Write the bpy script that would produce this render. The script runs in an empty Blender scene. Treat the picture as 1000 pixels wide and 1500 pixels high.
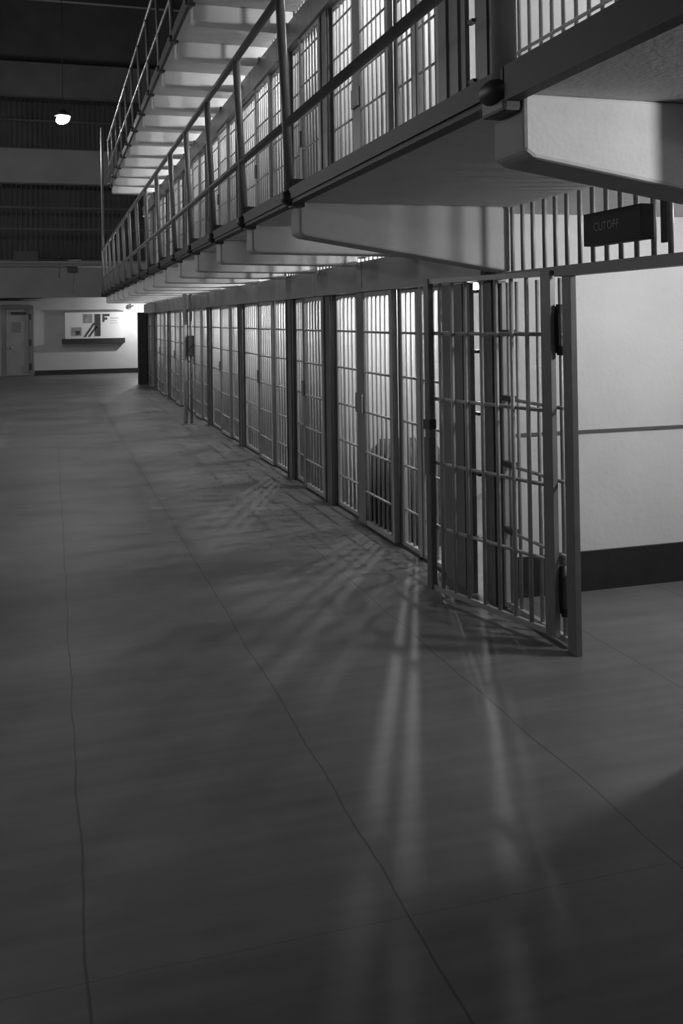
import bpy, bmesh, math, random
from mathutils import Vector, Matrix
random.seed(7)
C = bpy.context.scene.collection
EYE = 1.75            # camera height above the corridor floor
XC = 2.57             # plane of the cell fronts
PITCH = 2.71          # height from one tier to the next

# ------------------------------------------------------------------ materials
def mat(name, v, rough=0.7, metal=0.0, var=0.12, scale=3.0, bump=0.0, bscale=60.0, coat=0.0, tint=(1, 1, 1)):
    m = bpy.data.materials.new(name); m.use_nodes = True
    nt = m.node_tree; n = nt.nodes; l = nt.links
    b = n['Principled BSDF']
    b.inputs['Roughness'].default_value = rough
    b.inputs['Metallic'].default_value = metal
    tc = n.new('ShaderNodeTexCoord')
    no = n.new('ShaderNodeTexNoise'); no.inputs['Scale'].default_value = scale
    no.inputs['Detail'].default_value = 8; no.inputs['Roughness'].default_value = 0.6
    cr = n.new('ShaderNodeValToRGB')
    lo = v * (1 - var); hi = v * (1 + var)
    cr.color_ramp.elements[0].color = (lo * tint[0], lo * tint[1], lo * tint[2], 1)
    cr.color_ramp.elements[1].color = (hi * tint[0], hi * tint[1], hi * tint[2], 1)
    cr.color_ramp.elements[0].position = 0.3; cr.color_ramp.elements[1].position = 0.7
    l.new(tc.outputs['Object'], no.inputs['Vector']); l.new(no.outputs['Fac'], cr.inputs['Fac'])
    l.new(cr.outputs['Color'], b.inputs['Base Color'])
    if bump:
        n2 = n.new('ShaderNodeTexNoise'); n2.inputs['Scale'].default_value = bscale; n2.inputs['Detail'].default_value = 4
        bp = n.new('ShaderNodeBump'); bp.inputs['Strength'].default_value = bump; bp.inputs['Distance'].default_value = 0.01
        l.new(tc.outputs['Object'], n2.inputs['Vector']); l.new(n2.outputs['Fac'], bp.inputs['Height'])
        l.new(bp.outputs['Normal'], b.inputs['Normal'])
    return m

def glow(name, strength):
    m = bpy.data.materials.new(name); m.use_nodes = True
    b = m.node_tree.nodes['Principled BSDF']
    b.inputs['Base Color'].default_value = (0.9, 0.9, 0.9, 1)
    b.inputs['Emission Color'].default_value = (1, 1, 1, 1)
    b.inputs['Emission Strength'].default_value = strength
    return m

def floor_material():
    m = bpy.data.materials.new('worn_concrete_floor'); m.use_nodes = True
    nt = m.node_tree; n = nt.nodes; l = nt.links; b = n['Principled BSDF']; b.inputs['Specular IOR Level'].default_value = 0.28
    tc = n.new('ShaderNodeTexCoord'); sep = n.new('ShaderNodeSeparateXYZ')
    l.new(tc.outputs['Object'], sep.inputs[0])
    def math_(op, a, bb=None):
        q = n.new('ShaderNodeMath'); q.operation = op
        for i, s in enumerate((a, bb)):
            if s is None: continue
            if isinstance(s, (int, float)): q.inputs[i].default_value = s
            else: l.new(s, q.inputs[i])
        return q.outputs[0]
    # expansion joints: lengthwise at every 0.9 m, crosswise at every 1.9 m, wobbled a little
    wob = n.new('ShaderNodeTexNoise'); wob.inputs['Scale'].default_value = 1.7; wob.inputs['Detail'].default_value = 6
    l.new(tc.outputs['Object'], wob.inputs['Vector'])
    w = math_('MULTIPLY', math_('SUBTRACT', wob.outputs['Fac'], 0.5), 0.05)
    def joint(axis, per, off, wid):
        s = math_('ADD', math_('ADD', sep.outputs[axis], w), off)
        f = math_('ABSOLUTE', math_('SUBTRACT', math_('FRACT', math_('DIVIDE', s, per)), 0.5))
        return math_('LESS_THAN', math_('MULTIPLY', f, per), wid)
    j = math_('MAXIMUM', joint(0, 0.91, 0.38, 0.004), math_('MULTIPLY', joint(1, 1.9, 0.2, 0.003), 0.5))
    n1 = n.new('ShaderNodeTexNoise'); n1.inputs['Scale'].default_value = 0.9; n1.inputs['Detail'].default_value = 10
    n1.inputs['Roughness'].default_value = 0.65
    l.new(tc.outputs['Object'], n1.inputs['Vector'])
    # brushed streaks that run across the corridor
    mp = n.new('ShaderNodeMapping'); mp.inputs['Scale'].default_value = (0.5, 7.0, 1)
    l.new(tc.outputs['Object'], mp.inputs['Vector'])
    n2 = n.new('ShaderNodeTexNoise'); n2.inputs['Scale'].default_value = 1.5; n2.inputs['Detail'].default_value = 5
    l.new(mp.outputs[0], n2.inputs['Vector'])
    s = math_('ADD', math_('MULTIPLY', n1.outputs['Fac'], 0.6), math_('MULTIPLY', n2.outputs['Fac'], 0.4))
    cr = n.new('ShaderNodeValToRGB')
    cr.color_ramp.elements[0].position = 0.3; cr.color_ramp.elements[0].color = (0.08, 0.08, 0.08, 1)
    cr.color_ramp.elements[1].position = 0.72; cr.color_ramp.elements[1].color = (0.21, 0.21, 0.21, 1)
    l.new(s, cr.inputs['Fac'])
    mx = n.new('ShaderNodeMix'); mx.data_type = 'RGBA'
    l.new(math_('MULTIPLY', j, 0.7), mx.inputs[0]); l.new(cr.outputs['Color'], mx.inputs[6])
    mx.inputs[7].default_value = (0.05, 0.05, 0.05, 1)
    l.new(mx.outputs[2], b.inputs['Base Color'])
    r = math_('ADD', math_('MULTIPLY', n2.outputs['Fac'], 0.16), 0.37)
    l.new(r, b.inputs['Roughness'])
    bp = n.new('ShaderNodeBump'); bp.inputs['Strength'].default_value = 0.12; bp.inputs['Distance'].default_value = 0.01
    l.new(math_('SUBTRACT', s, math_('MULTIPLY', j, 0.4)), bp.inputs['Height']); l.new(bp.outputs['Normal'], b.inputs['Normal'])
    return m

M = dict(
    floor=floor_material(),
    bar=mat('grey_painted_bar', 0.34, 0.42, 0.0, 0.1, 8),
    steel=mat('dark_painted_steel', 0.12, 0.45, 0.0, 0.15, 5),
    post=mat('grey_painted_post', 0.18, 0.45, 0.0, 0.12, 6),
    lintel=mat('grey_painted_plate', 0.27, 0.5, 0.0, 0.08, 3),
    lintel_far=mat('paler_far_plate', 0.45, 0.5, 0.0, 0.25, 4),  # paler base colour for the far ground-floor cover plates
    iron=mat('black_iron', 0.03, 0.5, 0.0, 0.2, 6),
    conc=mat('whitewashed_concrete', 0.50, 0.85, 0.0, 0.07, 5, 0.10, 60),
    plaster=mat('painted_plaster', 0.62, 0.6, 0.0, 0.05, 2.2, 0.25, 28),
    cell=mat('cell_wall_paint', 0.36, 0.7, 0.0, 0.08, 2.5, 0.1, 30),
    base=mat('black_base_paint', 0.018, 0.5, 0.0, 0.3, 8),
    seam=mat('dark_seam_paint', 0.10, 0.6),  # dark grey of the thin line along the wall seam
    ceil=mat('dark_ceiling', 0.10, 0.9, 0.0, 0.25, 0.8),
    beam=mat('dark_beam', 0.13, 0.85, 0.0, 0.2, 1.0),
    band=mat('grey_parapet', 0.25, 0.8, 0.0, 0.1, 0.9, 0.1, 10),
    farwall=mat('far_wall_plaster', 0.50, 0.75, 0.0, 0.08, 1.2, 0.1, 8),
    rail=mat('railing_paint', 0.20, 0.4, 0.0, 0.1, 6),
    edge=mat('edge_channel_black', 0.022, 0.6, 0.0, 0.2, 6),
    sign=mat('sign_black', 0.03, 0.65, 0.0, 0.15, 5),
    letter=mat('faded_letter', 0.32, 0.5),
    paper=mat('poster_paper', 0.72, 0.6, 0.0, 0.03, 2),
    photo=mat('photo_grey', 0.30, 0.6, 0.0, 0.3, 6),
    ink=mat('printed_ink', 0.05, 0.6),
    blanket=mat('dark_wool', 0.03, 0.95, 0.0, 0.3, 20, 0.5, 80),
    fardoor=mat('far_door_paint', 0.30, 0.6, 0.0, 0.1, 2),
    pale=mat('pale_pole_paint', 0.34, 0.4, 0.0, 0.12, 5),
    bulb=glow('lit_bulb', 60.0),
    lamp=glow('lit_lamp_lens', 40.0),
)

# ------------------------------------------------------------------ mesh helpers
def box(bm, x0, x1, y0, y1, z0, z1, bevel=0.0):
    vs = [bm.verts.new((x, y, z)) for x in (x0, x1) for y in (y0, y1) for z in (z0, z1)]
    fs = [(0, 1, 3, 2), (4, 6, 7, 5), (0, 4, 5, 1), (2, 3, 7, 6), (0, 2, 6, 4), (1, 5, 7, 3)]
    ff = [bm.faces.new([vs[i] for i in f]) for f in fs]
    if bevel:
        es = list({e for f in ff for e in f.edges})
        bmesh.ops.bevel(bm, geom=es, offset=bevel, segments=2, affect='EDGES', profile=0.6)

def cyl(bm, p0, p1, r, seg=10, r1=None, cap=True):
    p0, p1 = Vector(p0), Vector(p1); d = (p1 - p0).normalized()
    a = d.orthogonal().normalized(); b = d.cross(a)
    r1 = r if r1 is None else r1
    A = [bm.verts.new(p0 + (a * math.cos(t) + b * math.sin(t)) * r) for t in [2 * math.pi * i / seg for i in range(seg)]]
    B = [bm.verts.new(p1 + (a * math.cos(t) + b * math.sin(t)) * r1) for t in [2 * math.pi * i / seg for i in range(seg)]]
    for i in range(seg):
        f = bm.faces.new((A[i], A[(i + 1) % seg], B[(i + 1) % seg], B[i])); f.smooth = True
    if cap:
        bm.faces.new(A[::-1]); bm.faces.new(B)

def ball(bm, c, r, s=(1, 1, 1), seg=14):
    mt = Matrix.Translation(Vector(c)) @ Matrix.Diagonal((s[0], s[1], s[2], 1))
    g = bmesh.ops.create_uvsphere(bm, u_segments=seg, v_segments=max(6, seg // 2), radius=r, matrix=mt)
    for v in g['verts']:
        for f in v.link_faces: f.smooth = True

def prism(bm, pts, axis, a0, a1, bevel=0.0):
    """extrude a 2D outline: axis 'y' -> outline in x,z ; axis 'x' -> outline in y,z"""
    def P(p, a): return (p[0], a, p[1]) if axis == 'y' else (a, p[0], p[1])
    A = [bm.verts.new(P(p, a0)) for p in pts]; B = [bm.verts.new(P(p, a1)) for p in pts]
    n = len(pts); fs = [bm.faces.new(A), bm.faces.new(B[::-1])]
    for i in range(n): fs.append(bm.faces.new((A[i], B[i], B[(i + 1) % n], A[(i + 1) % n])))
    bmesh.ops.recalc_face_normals(bm, faces=fs)
    if bevel:
        es = list({e for f in fs for e in f.edges})
        bmesh.ops.bevel(bm, geom=es, offset=bevel, segments=2, affect='EDGES', profile=0.5)

def link(name, bm, m, parent=None, recalc=True):
    if recalc: bmesh.ops.recalc_face_normals(bm, faces=bm.faces[:])
    me = bpy.data.meshes.new(name); bm.to_mesh(me); bm.free(); me.materials.append(M[m])
    o = bpy.data.objects.new(name, me); C.objects.link(o)
    if parent: o.parent = parent
    return o

def obj(name, m, parent, *shapes):
    bm = bmesh.new()
    for s in shapes: s[0](bm, *s[1:])
    return link(name, bm, m, parent)

def tag(o, label=None, cat=None, group=None, kind=None):
    if label: o['label'] = label
    if cat: o['category'] = cat
    if group: o['group'] = group
    if kind: o['kind'] = kind
    return o

def thing(name, label, cat, loc, group=None, rotz=0):
    o = bpy.data.objects.new(name, None); C.objects.link(o)
    o.location = loc; o.rotation_euler = (0, 0, rotz); o.empty_display_size = 0.1
    return tag(o, label, cat, group, 'thing')

def struct(name, m, *shapes):
    return tag(obj(name, m, None, *shapes), kind='structure')

MESH = {}
def bar_mesh(length, r, horizontal=False):
    k = (round(length, 3), r, horizontal)
    if k not in MESH:
        bm = bmesh.new()
        cyl(bm, (0, 0, 0), (0, length, 0) if horizontal else (0, 0, length), r, 10)
        me = bpy.data.meshes.new('crossbar' if horizontal else 'bar'); bm.to_mesh(me); bm.free()
        MESH[k] = me
    return MESH[k]
def bar_obj(name, parent, loc, length, r, m='bar', horizontal=False):
    me = bar_mesh(length, r, horizontal)
    if not me.materials: me.materials.append(M[m])
    o = bpy.data.objects.new(name, me); C.objects.link(o); o.parent = parent; o.location = loc
    return o

ORD = ['first', 'second', 'third', 'fourth', 'fifth', 'sixth', 'seventh', 'eighth', 'ninth', 'tenth', 'eleventh', 'twelfth',
       'thirteenth', 'fourteenth', 'fifteenth', 'sixteenth', 'seventeenth', 'eighteenth']

# ------------------------------------------------------------------ setting
YF = 33.4
struct('floor', 'floor', (box, -6.5, 6.5, -6, YF + .2, -0.2, 0))
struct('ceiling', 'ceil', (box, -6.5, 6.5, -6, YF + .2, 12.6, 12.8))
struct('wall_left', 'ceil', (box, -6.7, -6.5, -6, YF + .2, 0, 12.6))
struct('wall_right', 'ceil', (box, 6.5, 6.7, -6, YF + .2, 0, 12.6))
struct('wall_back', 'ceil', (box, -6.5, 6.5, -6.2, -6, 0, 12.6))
struct('wall_far', 'farwall', (box, -6.5, 6.5, YF, YF + .2, 0, 12.6))
struct('baseboard_far', 'base', (box, -0.55, 6.5, YF - .03, YF, 0, 0.16))
for i, z in enumerate((8.75, 9.9, 11.3)):
    pass
for i, y in enumerate((21.0, 25.0, 29.0)):
    struct('beam_%d' % (i + 1), 'beam', (box, -6.5, 6.5, y, y + .5, 12.0, 12.6))

# gun gallery on the far wall: parapets and barred cages
struct('trim_1', 'band', (box, -6.5, 6.5, YF - 1.0, YF - .85, 2.62, 3.75), (box, -6.5, 6.5, YF - .85, YF, 2.62, 2.75),
       (box, -6.5, 6.5, YF - 1.05, YF - .85, 3.66, 3.75), (box, -6.5, 6.5, YF - 1.03, YF - .95, 2.56, 2.64))
struct('trim_2', 'band', (box, -6.5, 6.5, YF - 1.0, YF - .85, 6.28, 7.38), (box, -6.5, 6.5, YF - .85, YF, 6.28, 6.42))
struct('trim_3', 'beam', (box, -6.5, 6.5, YF - 1.0, YF, 9.1, 10.2))
struct('wall_gun_gallery', 'ceil', (box, -6.5, 6.5, YF - .06, YF - .002, 2.76, 12.5))
def cage(z0, z1, label, midz):
    t = thing('gallery_cage', label, 'barred cage', (0, YF - .93, z0))
    obj('rail', 'ceil', t, (box, -6.5, 6.5, -.03, .03, 0, .05)); obj('rail', 'ceil', t, (box, -6.5, 6.5, -.03, .03, z1 - z0 - .05, z1 - z0))
    for mz in midz: obj('rail', 'ceil', t, (box, -6.5, 6.5, -.02, .02, mz, mz + .07))
    x = -3.6
    while x < 5.0:
        bar_obj('bar', t, (x, 0, 0.03), z1 - z0 - .06, 0.015, 'ceil'); x += 0.15
    return t
cage(3.75, 6.28, 'dark vertical bars of the guard gallery right above the lower parapet on the far wall', (1.0, 1.7))
cage(7.38, 9.1, 'dark vertical bars high on the far wall, above the upper parapet', (.9,))

# things on the lower parapet
t = thing('ledge_pipe', 'dark pipe with a box end lying along the top of the far lower parapet', 'pipe', (-1.05, YF - 1.03, 3.75))
obj('pipe', 'iron', t, (cyl, (0, 0, .05), (2.0, 0, .05), .05))
obj('box', 'iron', t, (box, -.1, .65, -.06, .06, .0, .3))
t = thing('electrical_conduit', 'thin conduit with junction box fixed across the lower parapet of the far wall', 'conduit', (0, YF - 1.02, 3.45))
obj('pipe', 'post', t, (cyl, (-5, 0, .12), (2.2, 0, .12), .022), (cyl, (.26, -.01, -.25), (.26, -.01, .45), .02), (cyl, (.72, -.01, -.8), (.72, -.01, .12), .018))
obj('junction_box', 'iron', t, (box, .5, .82, -.08, .02, -.06, .13))

# far door
t = thing('door_1', None, None, (-1.08, YF, 0)); t['kind'] = 'structure'
obj('door_panel', 'fardoor', t, (box, -.36, .36, -.06, -.01, 0.02, 2.2))
obj('door_frame', 'post', t, (box, -.50, -.37, -.1, -.005, 0, 2.33), (box, .37, .50, -.1, -.005, 0, 2.33), (box, -.37, .37, -.1, -.005, 2.21, 2.33))
obj('door_plate', 'iron', t, (box, -.2, .28, -.075, -.06, 2.02, 2.12))
obj('door_notice', 'post', t, (box, -.16, .12, -.07, -.06, 1.45, 1.78))
obj('door_knob', 'pale', t, (ball, (-.2, -.11, .93), .045), (cyl, (-.2, -.06, .93), (-.2, -.11, .93), .02))
obj('hinge', 'iron', t, (box, .36, .44, -.12, -.1, 1.85, 2.05)); obj('hinge', 'iron', t, (box, .36, .44, -.12, -.1, 1.0, 1.2))
obj('hinge', 'iron', t, (box, .36, .44, -.12, -.1, .2, .4))
t = thing('wall_pipe', 'bent grey pipe running over the door on the far wall', 'pipe', (-1.8, YF - .05, 2.42))
obj('pipe', 'post', t, (cyl, (-.0, 0, -2.3), (-.0, 0, 0), .04), (cyl, (0, 0, 0), (.15, 0, .1), .04), (cyl, (.15, 0, .1), (1.6, 0, .1), .04))

# lit display case on the far wall
t = thing('display_case', 'wall display case with pictures and a dark bottom ledge on the far wall', 'display case', (1.38, YF, 1.2))
obj('back_panel', 'paper', t, (box, -.95, .95, -.20, -.01, .0, .88))
obj('top_rail', 'post', t, (box, -.97, .95, -.22, -.01, .88, .93))
obj('bottom_ledge', 'iron', t, (box, -1.05, 1.0, -.25, -.01, -.16, .0))
obj('photograph', 'photo', t, (box, -.72, -.42, -.215, -.20, .1, .38))
obj('photograph', 'ink', t, (box, -.6, -.47, -.222, -.216, .14, .26))
obj('poster', 'ink', t, (box, .02, .2, -.215, -.20, .08, .82))
obj('poster', 'photo', t, (box, -.34, -.06, -.215, -.20, .52, .82), (box, -.30, -.16, -.22, -.20, .6, .8))
bm = bmesh.new()
for (ax, az, bx, bz) in ((-.34, .06, -.02, .52), (-.2, .06, .04, .4)):
    prism(bm, [(ax, az), (ax + .06, az), (bx + .06, bz), (bx, bz)], 'y', -.215, -.20)
link('drawing', bm, 'ink', t)
bm = bmesh.new(); box(bm, .28, .33, -.215, -.2, .55, .82); box(bm, .33, .5, -.215, -.2, .74, .82); box(bm, .33, .42, -.215, -.2, .62, .70)
link('lettering', bm, 'ink', t)
obj('text_sheet', 'cell', t, (box, .52, .8, -.206, -.20, .66, .69), (box, .52, .75, -.206, -.20, .58, .60), (box, .52, .78, -.206, -.20, .5, .52))
t = thing('wall_fitting', 'small round fixture on the bright far wall by the cell block', 'fixture', (2.56, YF, 2.21))
obj('body', 'post', t, (cyl, (0, -.09, 0), (0, 0, 0), .055, 14)); obj('nozzle', 'iron', t, (cyl, (0, -.13, .03), (.12, -.1, .09), .025))

# ------------------------------------------------------------------ cell block shell
XB = 5.1
Z2 = 2.48           # walking level of the lower gallery
Z3 = 5.19
PILLARS = [(8.60, 8.88), (10.14, 10.42), (13.02, 13.28), (15.85, 16.1), (18.75, 19.0), (21.6, 21.85), (24.5, 24.75)]
WALLW = 5.40
struct('wall_block_back', 'cell', (box, XB, XB + .15, -5.9, 27.3, 0, 8.0))
struct('slab_lower', 'conc', (box, 1.28, XB, -5.9, 24.3, 2.39, Z2))
struct('slab_upper', 'conc', (box, 1.44, XB, -5.9, 24.3, 5.10, Z3))
struct('slab_lower_end', 'conc', (box, XC, XB, 24.3, 27.3, 2.39, Z2))
struct('slab_upper_end', 'conc', (box, XC, XB, 24.3, 27.3, 5.10, Z3))
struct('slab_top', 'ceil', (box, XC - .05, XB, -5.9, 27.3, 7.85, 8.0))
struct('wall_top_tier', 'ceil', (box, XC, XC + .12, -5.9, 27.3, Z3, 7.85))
struct('wall_block_end', 'cell', (box, XC + .02, XB + .15, 27.3, 27.45, 0, 8.0))
for tier, (f, top) in enumerate(((0, 2.39), (Z2, 5.10))):
    nm = ('lower', 'middle')[tier]
    for k, (a, b) in enumerate(PILLARS):
        struct('wall_partition_%s_%d' % (nm, k + 1), 'cell', (box, XC + .06, XB, a + .05, b - .05, f, top))
    struct('wall_partition_%s_near' % nm, 'plaster', (box, XC + .06, XB, WALLW, WALLW + .16, f, top))
    struct('wall_partition_%s_camera' % nm, 'cell', (box, XC + .12, XB, 1.9, 2.05, f, top))
    # unseen near wall, solid parts and gaps shaped to block and pass bulb light
    struct('wall_front_light_mask_%s' % nm, 'plaster', (box, XC, XC + .12, -5.9, .6, f, top), (box, XC, XC + .12, 1.80, (3.1, 2.55)[tier], f, top), (box, XC, XC + .12, .6, 1.8, f, top - .22))
struct('baseboard_near', 'base', (box, XC + .06, XB, WALLW - .02, WALLW, 0, .25))
struct('trim_4', 'seam', (box, XC + .06, XB, WALLW - .012, WALLW, 1.0, 1.018))

# ------------------------------------------------------------------ brackets under the galleries
def bracket(y, z, x0, label, group, deep=False):
    xo = x0
    pts = [(xo, z + 2.39), (xo, z + 2.225), (xo + .03, z + 2.205), (XC, z + (2.01 if deep else 2.19)), (XC, z + 2.39)] if deep else [(xo, z + 2.39), (xo, z + 2.225), (xo + .03, z + 2.205), (XC - .12, z + 2.19), (XC - .12, z + 2.26), (XC, z + 2.26), (XC, z + 2.39)]
    bm = bmesh.new(); prism(bm, pts, 'y', 0, .2, 0.012)
    o = link('concrete_bracket', bm, 'conc'); o.location = (0, y, 0)
    return tag(o, label, 'bracket', group, 'thing')
LOW = [-.05, 2.46, 5.05, 6.34, 7.6, 8.86, 10.1, 11.5, 12.9, 14.3, 15.7, 17.1, 18.5, 19.9, 21.3, 22.7, 24.05]
low_labels = {1: 'big pale concrete bracket at the upper right, nearest to the viewer',
              2: 'grey concrete bracket above the open barred gate'}
for i, y in enumerate(LOW):
    if y < 0: continue
    bracket(y, 0, 1.30, low_labels.get(i, 'concrete bracket under the lower gallery, %s one beyond the bracket over the gate' % ORD[i - 3]),
            'concrete brackets under the lower gallery', i < 3)
for i in range(14):
    y = 5.85 + 1.402 * i
    bracket(y, PITCH, 1.46, 'concrete bracket under the upper gallery, %s counting away from the viewer' % ORD[i],
            'concrete brackets under the upper gallery')

# steel edge channels of the galleries
o = obj('edge_channel', 'edge', None, (box, 1.235, 1.28, 2.46, 24.3, 2.395, 2.46), (box, 1.245, 1.30, 2.46, 24.3, 2.375, 2.40))
tag(o, 'dark steel edge channel along the lower gallery', 'edge channel', None, 'thing')
o = obj('edge_channel', 'edge', None, (box, 1.235, 1.28, -5.9, 2.45, 2.362, 2.462))
tag(o, 'deep black steel edge channel above the nearest concrete bracket', 'edge channel', None, 'thing')
o = obj('edge_channel', 'edge', None, (box, 1.40, 1.44, -5.9, 24.3, 5.08, 5.20))
tag(o, 'dark steel edge channel along the upper gallery', 'edge channel', None, 'thing')

# ------------------------------------------------------------------ gallery railings
def railing(name_label, xt, xf, zf, ztop, zmid, ys, y0, y1, rp):
    t = thing('gallery_railing', name_label, 'railing', (0, 0, zf))
    def xat(z): return xf + (xt - xf) * (z - zf) / (ztop - zf)
    obj('top_rail', 'rail', t, (cyl, (xt, y0, ztop - zf), (xt, y1, ztop - zf), rp * 1.05, 12))
    obj('middle_rail', 'rail', t, (cyl, (xat(zmid), y0, zmid - zf), (xat(zmid), y1, zmid - zf), rp, 12))
    for y in ys:
        p = obj('post', 'rail', t, (cyl, (xf, 0, -.07), (xt, 0, ztop - zf), rp * 1.1, 12)); p.location = (0, y, 0)
        k = obj('foot_bracket', 'iron', p, (ball, (xf - .005, 0, -.07), .05, (1, 1.1, .9)), (box, xf, xf + .07, -.04, .04, -.12, .03))
    return t
railing('grey two-rail pipe railing along the lower gallery', 1.205, 1.25, Z2, 3.51, 2.815,
        [y for y in LOW if y > 4], 2.53, 24.2, .023)
t3 = [5.85 + 1.402 * i for i in range(14)]
railing('dark pipe railing along the upper gallery at top left', 1.375, 1.41, Z3, 6.22, 5.60, t3, -3, 24.2, .023)
# wide near post on the lower gallery
t = thing('gallery_post', 'wide grey steel post with black rounded foot, on the gallery by the nearest bracket', 'post', (1.262, 2.50, 2.40))
obj('shaft', 'pale', t, (cyl, (0, 0, 0.03), (-.01, 0, 2.67), .036, 20))
obj('foot', 'iron', t, (ball, (-.01, .03, .005), .056, (.85, 1.5, .7), 18), (box, -.02, .05, -.03, .12, -.06, .06, .01))
t = thing('end_pole', 'thin dark vertical pipe at the far end of the galleries', 'pole', (1.235, 24.36, 2.37))
obj('pipe', 'rail', t, (cyl, (0, 0, 0), (0, 0, 4.2), .035)); obj('clamp', 'iron', t, (box, -.05, .05, -.05, .05, .0, .1))

# ------------------------------------------------------------------ cell fronts
BR = 0.011
def stile(bm, y0, y1, z0, z1, d=.022): box(bm, -d, d, y0, y1, z0, z1)

def grille(y0, y1, z0, z1, crosses, label, group, ys=None, spacing=.11, sw=.03):
    t = thing('cell_grille', label, 'barred grille', (XC, y0, z0), group)
    L = y1 - y0; H = z1 - z0
    bm = bmesh.new(); stile(bm, 0, sw, 0, H); stile(bm, L - sw, L, 0, H); box(bm, -.02, .02, sw, L - sw, 0, .03); box(bm, -.02, .02, sw, L - sw, H - .03, H)
    link('frame', bm, 'bar', t)
    n = max(1, round((L - 2 * sw) / spacing)); pos = ys if ys else [sw + (L - 2 * sw) * (i + .5) / n for i in range(n)]
    for p in pos: bar_obj('bar', t, (0, p, .03), H - .06, BR)
    for z in crosses:
        if 0.1 < z - z0 < H - .05: bar_obj('crossbar', t, (-.014, sw, z - z0), L - 2 * sw, .010, 'bar', True)
    return t

def door(y0, y1, z0, z1, crosses, label, group, lock=.09, m='bar'):
    t = thing('cell_gate', label, 'cell gate', (XC - .045, y0, z0), group)
    L = y1 - y0; H = z1 - z0; sw = .045
    bm = bmesh.new(); stile(bm, 0, sw, 0, H); box(bm, -.02, .02, sw, L - lock, 0, .04); box(bm, -.02, .02, sw, L - lock, H - .04, H)
    link('frame', bm, 'bar', t)
    bm = bmesh.new(); stile(bm, L - lock, L, 0, H, .024)
    s = link('lock_stile', bm, 'post', t)
    obj('lock', 'post', s, (box, -.045, -.024, L - lock + .01, L - .01, H * .48, H * .48 + .16))
    n = max(1, round((L - lock - sw) / .11))
    for i in range(n): bar_obj('bar', t, (0, sw + (L - lock - sw) * (i + .5) / n, .03), H - .06, BR)
    for z in crosses:
        if 0.1 < z - z0 < H - .05: bar_obj('crossbar', t, (-.014, sw, z - z0), L - lock - sw, .010, 'bar', True)
    return t

def pillar(y0, y1, z0, z1, label, group, m='steel'):
    w = y1 - y0
    bm = bmesh.new(); box(bm, -.06, .06, 0, w, 0, z1 - z0, .006)
    box(bm, -.072, -.06, .02, .05, 0, z1 - z0); box(bm, -.072, -.06, w - .05, w - .02, 0, z1 - z0)
    o = link('steel_pillar', bm, m); o.location = (XC, y0, z0)
    return tag(o, label, 'pillar', group, 'thing')

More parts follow.
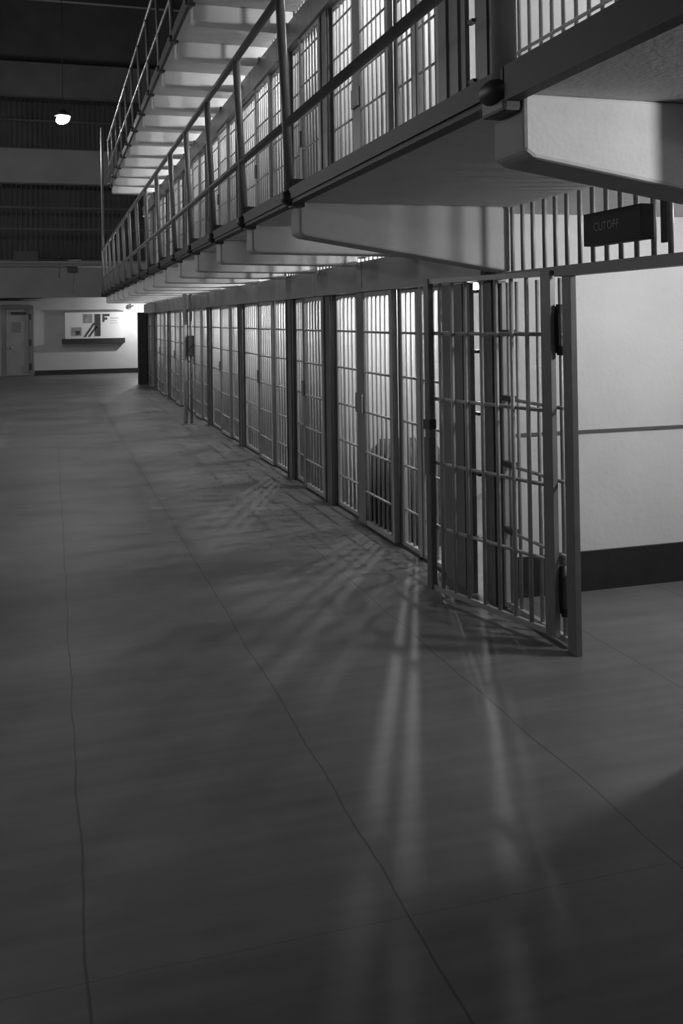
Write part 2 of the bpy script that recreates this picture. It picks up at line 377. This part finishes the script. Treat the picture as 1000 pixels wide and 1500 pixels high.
def tiername(t): return ('ground floor', 'gallery level')[t]
for t_ in (0, 1):
    f = (0, Z2)[t_]; zb = f + .02; top = (1.97, 4.68)[t_]
    dz = PITCH * t_
    cr = [z + EYE + dz for z in (-1.45, -1.12, -.785, -.45, -.115)] if t_ == 0 else [EYE + z for z in (1.10, 1.43, 1.76, 2.09, 2.42, 2.75)]
    lintel_top = (2.225, 4.96)[t_]
    # pillars
    for k, (a, b) in enumerate(PILLARS):
        pillar(a, b, f, top, 'dark steel pillar between cells, %s, %s one beyond the gate' % (tiername(t_), ORD[k]),
               'dark pillars between the cells')
    # bay next to the gate
    grille(7.83, 8.58, zb, top - .002, cr, 'fixed barred grille left of the wide-stile cell door nearest the gate, %s' % tiername(t_), 'fixed cell grilles')
    door(6.93, 7.82, zb, top - .002, cr, 'barred cell door with a wide pale stile, %s, closest beyond the open gate' % tiername(t_), 'barred cell doors', .2)
    grille(6.50, 6.86, zb, top - .002, cr, 'narrow barred grille between the nearest cell door and the gate, %s' % tiername(t_), 'fixed cell grilles')
    grille(6.04, 6.44, zb, top - .002, cr, 'narrow barred grille directly beside the dark steel panel by the gate, %s' % tiername(t_), 'fixed cell grilles')
    o = obj('cell_stile', 'steel', None, (box, XC - .02, XC + .02, 6.865, 6.925, f, top)); tag(o, 'slim dark steel stile beside the nearest cell door, %s' % tiername(t_), 'stile', None, 'thing')
    o = obj('cell_stile', 'bar', None, (box, XC - .03, XC + .03, 6.445, 6.495, f, top)); tag(o, 'slim pale steel stile between two narrow grilles, %s' % tiername(t_), 'stile', None, 'thing')
    # bays beyond
    ends = PILLARS + [(27.3, 27.3)]
    for k in range(len(ends) - 1):
        a = ends[k][1] + .01; b = ends[k + 1][0] - .01; L = b - a
        bn = 'between the %s and %s dark pillars' % (ORD[k], ORD[k + 1]) if k < len(ends) - 2 else 'past the last dark pillar'
        tn = tiername(t_)
        if L < 1.8:
            door(a, a + .78, zb, top - .002, cr, 'barred cell door %s, %s' % (bn, tn), 'barred cell doors')
            grille(a + .79, b, zb, top - .002, cr, 'fixed barred grille %s, %s' % (bn, tn), 'fixed cell grilles')
        else:
            m1 = a + L * .27; m2 = m1 + .80
            grille(a, m1 - .005, zb, top - .002, cr, 'near fixed grille %s, %s' % (bn, tn), 'fixed cell grilles', spacing=.125)
            door(m1, m2, zb, top - .002, cr, 'barred cell door %s, %s' % (bn, tn), 'barred cell doors')
            grille(m2 + .005, b, zb, top - .002, cr, 'far fixed grille %s, %s' % (bn, tn), 'fixed cell grilles', spacing=.125)
    # lintel plates
    seams = [5.27, 7.59] + [9.08 + 1.52 * i for i in range(12)] + [27.3]
    for k in range(len(seams) - 1):
        a, b = seams[k] + .006, seams[k + 1] - .006
        bm = bmesh.new(); box(bm, -.09, .05, 0, b - a, 0, lintel_top - top, .004)
        box(bm, -.10, -.09, 0, b - a, 0, .03)
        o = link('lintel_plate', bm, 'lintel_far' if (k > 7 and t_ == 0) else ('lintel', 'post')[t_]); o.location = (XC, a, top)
        tag(o, 'flat grey steel cover plate over the %s cells, %s from the gate' % (tiername(t_), ORD[k]), 'cover plate',
            'steel cover plates above the cell fronts', 'thing')
    # clerestory bars between the cover plates and the slab
    t = thing('clerestory_grille', 'short upright bars in the gap above the cover plates, %s' % tiername(t_), 'barred grille', (XC, 6.05, lintel_top))
    hgt = (2.39, 5.10)[t_] - lintel_top
    obj('rail', 'bar', t, (box, -.012, .012, 0, 21.2, 0, .012))
    yy = .06 if t_ == 0 else .36
    while yy < 5.2:
        bar_obj('bar', t, (0, yy, .0), hgt, .009); yy += .11
    # dark steel panels beside the gate, with the narrow slit between them
    pt = 1.965 + dz
    o = obj('steel_partition', 'steel', None, (box, XC - .03, XC, 5.575, 6.02, f, pt), (box, XC - .045, XC - .03, 5.66, 5.69, f, pt), (box, XC - .045, XC - .03, 5.85, 5.88, f, pt))
    tag(o, 'wide dark steel panel at the %s, left of the narrow bright slit' % tiername(t_), 'partition', None, 'thing')
    o = obj('steel_partition', 'steel', None, (box, XC, XC + .05, 5.22, 5.49, f, pt), (box, XC - .012, XC, 5.30, 5.34, f, pt))
    tag(o, 'dark steel panel at the %s, right of the narrow bright slit' % tiername(t_), 'partition', None, 'thing')
    for z in (.35, .75, 1.13, 1.52, 1.9):
        o = obj('cross_tie', 'iron', o, (box, XC - .02, XC + .02, 5.488, 5.577, f + z, f + z + .02)); o = o.parent

def zz(*a): return [z + EYE for z in a]
ncr = zz(-1.27, -.88, -.49, -.10)
# transom over gate and doorway, ground floor, with clerestory bars
t = thing('transom', 'dark steel transom with upright bars above the open gate and doorway', 'transom', (XC, 3.1, 2.0))
obj('beam', 'steel', t, (box, -.03, .03, 0, 1.40, -.045, .01), (box, -.02, .02, 1.40, 2.12, -.03, .01), (box, -.03, .03, 2.12, 2.66, -.03, .09))
ts = [5.176, 5.026, 4.9, 4.78, 4.649, 4.531, 4.412, 4.285, 4.164, 4.042, 3.921, 3.795, 3.665, 3.543, 3.42, 3.30, 3.18]
for y in ts: bar_obj('bar', t, (0, y - 3.1, .01), .375, .0125, 'bar')
# fixed grille behind the gate
t = thing('cell_grille', 'fixed barred grille behind the open gate, beside the doorway post', 'barred grille', (XC + .02, 4.48, .02), 'fixed cell grilles')
obj('frame', 'bar', t, (box, -.015, .015, 0, .73, 0, .035), (box, -.015, .015, .705, .735, .035, 1.93))
for y in (4.531, 4.649, 4.78, 4.9, 5.026, 5.14): bar_obj('bar', t, (0, y - 4.48, .03), 1.9, BR)
for z in ncr: bar_obj('crossbar', t, (-.014, 0, z - .02), .73, .010, 'bar', True)
for z in ncr:
    obj('bracket', 'iron', t, (box, -.03, .02, .60, .72, z - .03, z))
# doorway post
bm = bmesh.new(); box(bm, -.025, .01, 0, .085, 0, 1.985, .003)
o = link('doorway_post', bm, 'steel'); o.location = (XC + .01, 4.365, 0)
tag(o, 'thick dark steel post at the left side of the open doorway', 'post', None, 'thing')
bm = bmesh.new(); box(bm, -.05, .05, 0, .16, 0, 1.95, .004)
o = link('doorway_post', bm, 'steel'); o.location = (XC + .01, 3.1, 0); tag(o, 'dark steel post at the near side of the doorway', 'post', None, 'thing')
# the gate, swung out into the corridor
A = Vector((2.262, 5.62)); B = Vector((2.545, 4.53)); ln = (B - A).length; ang = math.atan2((B - A).y, (B - A).x)
t = thing('barred_gate', 'tall barred steel gate swung open into the corridor', 'gate', (A.x, A.y, 0.05), None, ang)
GH = 1.94
obj('free_stile', 'steel', t, (box, 0, .05, -.02, .02, 0, GH, .003), (box, .0, .05, -.03, -.02, .72, .95))
obj('hinge_stile', 'post', t, (box, ln - .075, ln, -.018, .018, 0, GH, .003))
obj('bottom_rail', 'bar', t, (box, .05, ln - .075, -.012, .012, 0, .03))
obj('top_rail', 'bar', t, (box, .05, ln - .075, -.012, .012, GH - .03, GH))
for s in (.14, .261, .39, .537, .668, .80, .925):
    o = bar_obj('bar', t, (s, 0, .02), GH - .04, .012, 'bar')
for z in (-1.31, -.91, -.51, -.10):
    obj('crossbar', 'bar', t, (cyl, (.05, .014, z + EYE - .05), (ln - .075, .014, z + EYE - .05), .011))
lk = obj('latch', 'iron', t, (box, -.01, .055, -.028, .025, 1.0, 1.06)); 
for z in (1.50, .12):
    h = obj('hinge', 'iron', t, (box, ln - .09, ln + .0, .018, .03, z, z + .25), (box, ln, ln + .05, .01, .03, z + .04, z + .21))
    obj('hinge_pin', 'iron', h, (cyl, (ln + .02, .03, z - .01), (ln + .02, .03, z + .26), .018))

# sign hanging on the transom bars
t = thing('hanging_sign', 'black box sign with faded lettering fixed to the bars over the doorway', 'sign', (2.46, 3.6, 2.08))
bm = bmesh.new(); box(bm, 0, .07, 0, .47, 0, .155, .004); link('box', bm, 'sign', t)
def text(body, size, parent, loc, rot, m, name='lettering', ext=.0015):
    cu = bpy.data.curves.new(name, 'FONT'); cu.body = body; cu.size = size; cu.extrude = ext; cu.align_x = 'CENTER'; cu.align_y = 'CENTER'
    tmp = bpy.data.objects.new('tmp', cu); C.objects.link(tmp); bpy.context.view_layer.update()
    me = bpy.data.meshes.new_from_object(tmp.evaluated_get(bpy.context.evaluated_depsgraph_get())); bpy.data.objects.remove(tmp)
    me.materials.clear(); me.materials.append(M[m])
    o = bpy.data.objects.new(name, me); C.objects.link(o); o.parent = parent; o.location = loc; o.rotation_euler = rot
    return o
text('CUTOFF', .056, t, (-.0015, .27, .083), (math.pi / 2, 0, -math.pi / 2), 'letter')
o = obj('wall_strip', 'iron', None, (box, 3.52, 3.56, WALLW - .03, WALLW, 2.17, 2.42)); 
bpy.data.objects.remove(o)
t = thing('bar_plate', 'narrow black upright plate behind the transom bars, right of the sign', 'plate', (2.62, 3.665, 2.07))
obj('plate', 'iron', t, (box, 0, .015, -.025, .02, .0, .2))

# gallery-level grille above the doorway
y0, y1 = 2.57, 5.21
t = grille(y0, y1, Z2 + .02, 5.09, [EYE + z for z in (1.10, 1.50, 1.9, 2.3, 2.7)], 'barred grille of the gallery-level cell right of the wide post', 'fixed cell grilles',
           ys=[y - y0 for y in ts + [3.05, 2.93, 2.81, 2.69] if y0 + .03 < y < y1 - .03])

# end post of the block and the standing pole
bm = bmesh.new(); box(bm, -.12, .12, 0, .3, 0, 2.0, .01); o = link('block_end_post', bm, 'iron'); o.location = (2.42, 27.0, 0)
tag(o, 'thick black post at the far end of the cell row', 'post', None, 'thing')
t = thing('standing_pole', 'pale upright double pipe with a black box, in front of the far cells', 'pole', (2.2, 16.2, 0))
obj('pipe', 'pale', t, (cyl, (-.05, 0, 0), (-.05, 0, 2.39), .035, 12)); obj('pipe', 'post', t, (cyl, (.05, 0, 0), (.05, 0, 2.39), .022, 12))
obj('box', 'iron', t, (box, -.02, .09, -.1, -.02, 1.15, 1.5, .01)); obj('base_plate', 'post', t, (box, -.1, .1, -.07, .07, 0, .015))

# kerb under the cell fronts
struct('trim_5', 'base', (box, XC - .03, XC + .08, 6.03, 27.3, 0, .019))

# bits inside the cells
def blob(label, x, y, w, d, h, seed):
    bm = bmesh.new(); random.seed(seed)
    nx, ny = 10, 14
    g = [[None] * (ny + 1) for _ in range(nx + 1)]
    for i in range(nx + 1):
        for j in range(ny + 1):
            u, v = i / nx, j / ny
            e = min(1, min(u, 1 - u) * 12) * min(1, min(v, 1 - v) * 9)
            g[i][j] = bm.verts.new((u * w, v * d, e * (h + .06 * math.sin(v * 17 + seed) + .03 * math.sin(v * 31)) + .001))
    for i in range(nx):
        for j in range(ny):
            f_ = bm.faces.new((g[i][j], g[i + 1][j], g[i + 1][j + 1], g[i][j + 1])); f_.smooth = True
    o = link('dark_blanket', bm, 'blanket'); o.location = (x, y, 0.0)
    return tag(o, label, 'blanket', None, 'thing')
blob('dark heaped blanket on the cell floor behind the nearest barred door', 2.61, 6.80, .40, 1.35, .64, 3)
for (x, y, lab) in ((2.74, 10.19 - .002, 'in the cell between the first and second pillars'), (2.70, 13.07 - .002, 'in the cell between the second and third pillars')):
    o = obj('wall_slot', 'iron', None, (box, x, x + .07, y - .02, y, 1.62, 1.93)); tag(o, 'narrow dark upright slot plate %s' % lab, 'slot plate', None, 'thing')

# ------------------------------------------------------------------ lamps
def point(loc, w, r=.05, name='lamp_light'):
    d = bpy.data.lights.new(name, 'POINT'); d.energy = w; d.shadow_soft_size = r
    o = bpy.data.objects.new(name, d); C.objects.link(o); o.location = loc; return o

def bulb(x, y, z, w, label, r=.036, soft=.02):
    """a bare bulb under the slab; z = bulb centre"""
    top = 2.39 if z < 2.5 else 5.10
    t = thing('light_bulb', label, 'light bulb', (x, y, z), 'bare bulbs in the cells')
    obj('glass', 'bulb', t, (ball, (0, 0, 0), r))
    obj('socket', 'iron', t, (cyl, (0, 0, r * .8), (0, 0, r * .8 + .05), .02)); obj('cable', 'iron', t, (cyl, (0, 0, r * .8 + .05), (0, 0, top - z), .006, 6))
    point((x - .06, y - .02, z), w, soft)
for t_ in (0, 1):
    dz = PITCH * t_; tn = tiername(t_)
    bulb(3.9, 3.8, 2.24 + dz, (72, 100)[t_], 'bare bulb in the room behind the doorway, %s' % tn, .036, .12)
    bulb(3.6, 1.05, 2.26 + dz, (270, 120)[t_], 'bare bulb in the cell nearest the camera, %s' % tn)
    bulb(3.0, 6.46, 1.965 + dz, (26, 34)[t_], 'glowing bare bulb seen through the slit beside the gate, %s' % tn)
    spots = ([5.72, 7.0, 8.2, 9.35, 10.75, 12.2, 13.6, 15.0, 16.5, 17.8, 19.2, 20.6, 22.1, 23.4] if t_ == 0 else
             [6.7, 7.9, 9.35, 10.8, 12.2, 13.6, 15.0, 16.5, 17.8, 19.2, 20.6, 22.1, 23.4])
    for k, y in enumerate(spots):
        bulb(3.25, y, 2.295 + (2.67 + .055 if t_ else 0), (58 if k > 1 else 32, 56)[t_], 'bare bulb high in a cell behind the bars, %s, %s from the gate' % (tn, ORD[k]))

# hanging lamp in the hall
t = thing('hanging_lamp', 'glowing round lamp hanging high in the dark hall at left', 'lamp', (.32, 25, EYE + 5.115))
obj('lens', 'lamp', t, (ball, (0, 0, 0), .16, (1.1, 1, .72), 20)).rotation_euler = (0, -.3, 0)
obj('shade', 'iron', t, (cyl, (0, 0, .08), (0, 0, .24), .2, 20, .06)); obj('cable', 'iron', t, (cyl, (0, 0, .24), (0, 0, 12.6 - EYE - 5.115), .01, 6))
point((.32, 25, EYE + 4.85), 120, .15)

# wall light that washes the far wall, hidden round the end of the cell block
t = thing('wall_light', 'lamp at the end of the cell block that lights the display case', 'lamp', (3.4, 32.35, 1.98))
obj('lens', 'lamp', t, (ball, (0, 0, 0), .06)); obj('arm', 'iron', t, (cyl, (0, .05, 0), (0, 1.05, 0), .02))
point((3.3, 32.35, 1.98), 150, .06)

# high lamps of the hall, above and beside the frame
def hall(x, y, z, w, r=.3):
    t = thing('hall_lamp', 'large hanging hall lamp high above the corridor', 'lamp', (x, y, z), 'hall lamps')
    obj('shade', 'iron', t, (cyl, (0, 0, .0), (0, 0, .3), .35, 20, .08)); obj('cable', 'iron', t, (cyl, (0, 0, .3), (0, 0, 12.6 - z), .01, 6))
    point((x, y, z - .06), w, r)
hall(-4.5, 15.0, 6.5, 260)
hall(-4.5, 22.5, 6.5, 260)
def fill_wall_lamp(y, w):  # added fill light, brightens the cover plates under the gallery
    t = thing('fill_wall_lamp', 'added fill lamp on the left hall wall', 'lamp', (-6.5, y, 3.3), 'added left wall fill lamps')
    obj('shade', 'iron', t, (cyl, (.12, 0, .1), (.0, 0, .25), .2, 16, .05)); obj('arm', 'iron', t, (cyl, (0, 0, .22), (.2, 0, .22), .02))
    point((-6.2, y, 3.3), w, .15)
def back_fill_lamp(x, w):  # unseen fill light added to brighten railings and gate from the camera side
    t = thing('fill_wall_lamp', 'added fill lamp on the wall behind the viewer', 'lamp', (x, -6, 3.0), 'added back wall fill lamps')
    obj('shade', 'iron', t, (cyl, (0, .12, .1), (0, 0, .25), .2, 16, .05)); obj('arm', 'iron', t, (cyl, (0, 0, .22), (0, .2, .22), .02))
    point((x, -5.7, 3.0), w, .15)
back_fill_lamp(-2.5, 150)
fill_wall_lamp(10.5, 220); fill_wall_lamp(16.0, 200)

# ------------------------------------------------------------------ world, camera, view
w = bpy.data.worlds.new('World'); bpy.context.scene.world = w; w.use_nodes = True
w.node_tree.nodes['Background'].inputs[0].default_value = (.5, .5, .5, 1)
w.node_tree.nodes['Background'].inputs[1].default_value = .02

yaw, pit, rol = .2946, .01405, .01394
fw = Vector((math.sin(yaw) * math.cos(pit), math.cos(yaw) * math.cos(pit), math.sin(pit)))
r0 = Vector((math.cos(yaw), -math.sin(yaw), 0)); u0 = r0.cross(fw)
r1 = r0 * math.cos(rol) - u0 * math.sin(rol); u1 = r0 * math.sin(rol) + u0 * math.cos(rol)
cd = bpy.data.cameras.new('camera'); cam = bpy.data.objects.new('camera', cd); C.objects.link(cam)
mtx = Matrix(((r1.x, u1.x, -fw.x, 0), (r1.y, u1.y, -fw.y, 0), (r1.z, u1.z, -fw.z, EYE), (0, 0, 0, 1)))
cam.matrix_world = mtx
cd.sensor_fit = 'HORIZONTAL'; cd.sensor_width = 36; cd.lens = 1.4 * 36
cd.shift_y = -.303; cd.clip_start = .05; cd.clip_end = 200
sc = bpy.context.scene; sc.camera = cam
sc.view_settings.view_transform = 'Standard'; sc.view_settings.look = 'None'
sc.view_settings.gamma = 1; sc.view_settings.use_curve_mapping = False; sc.view_settings.exposure = 0
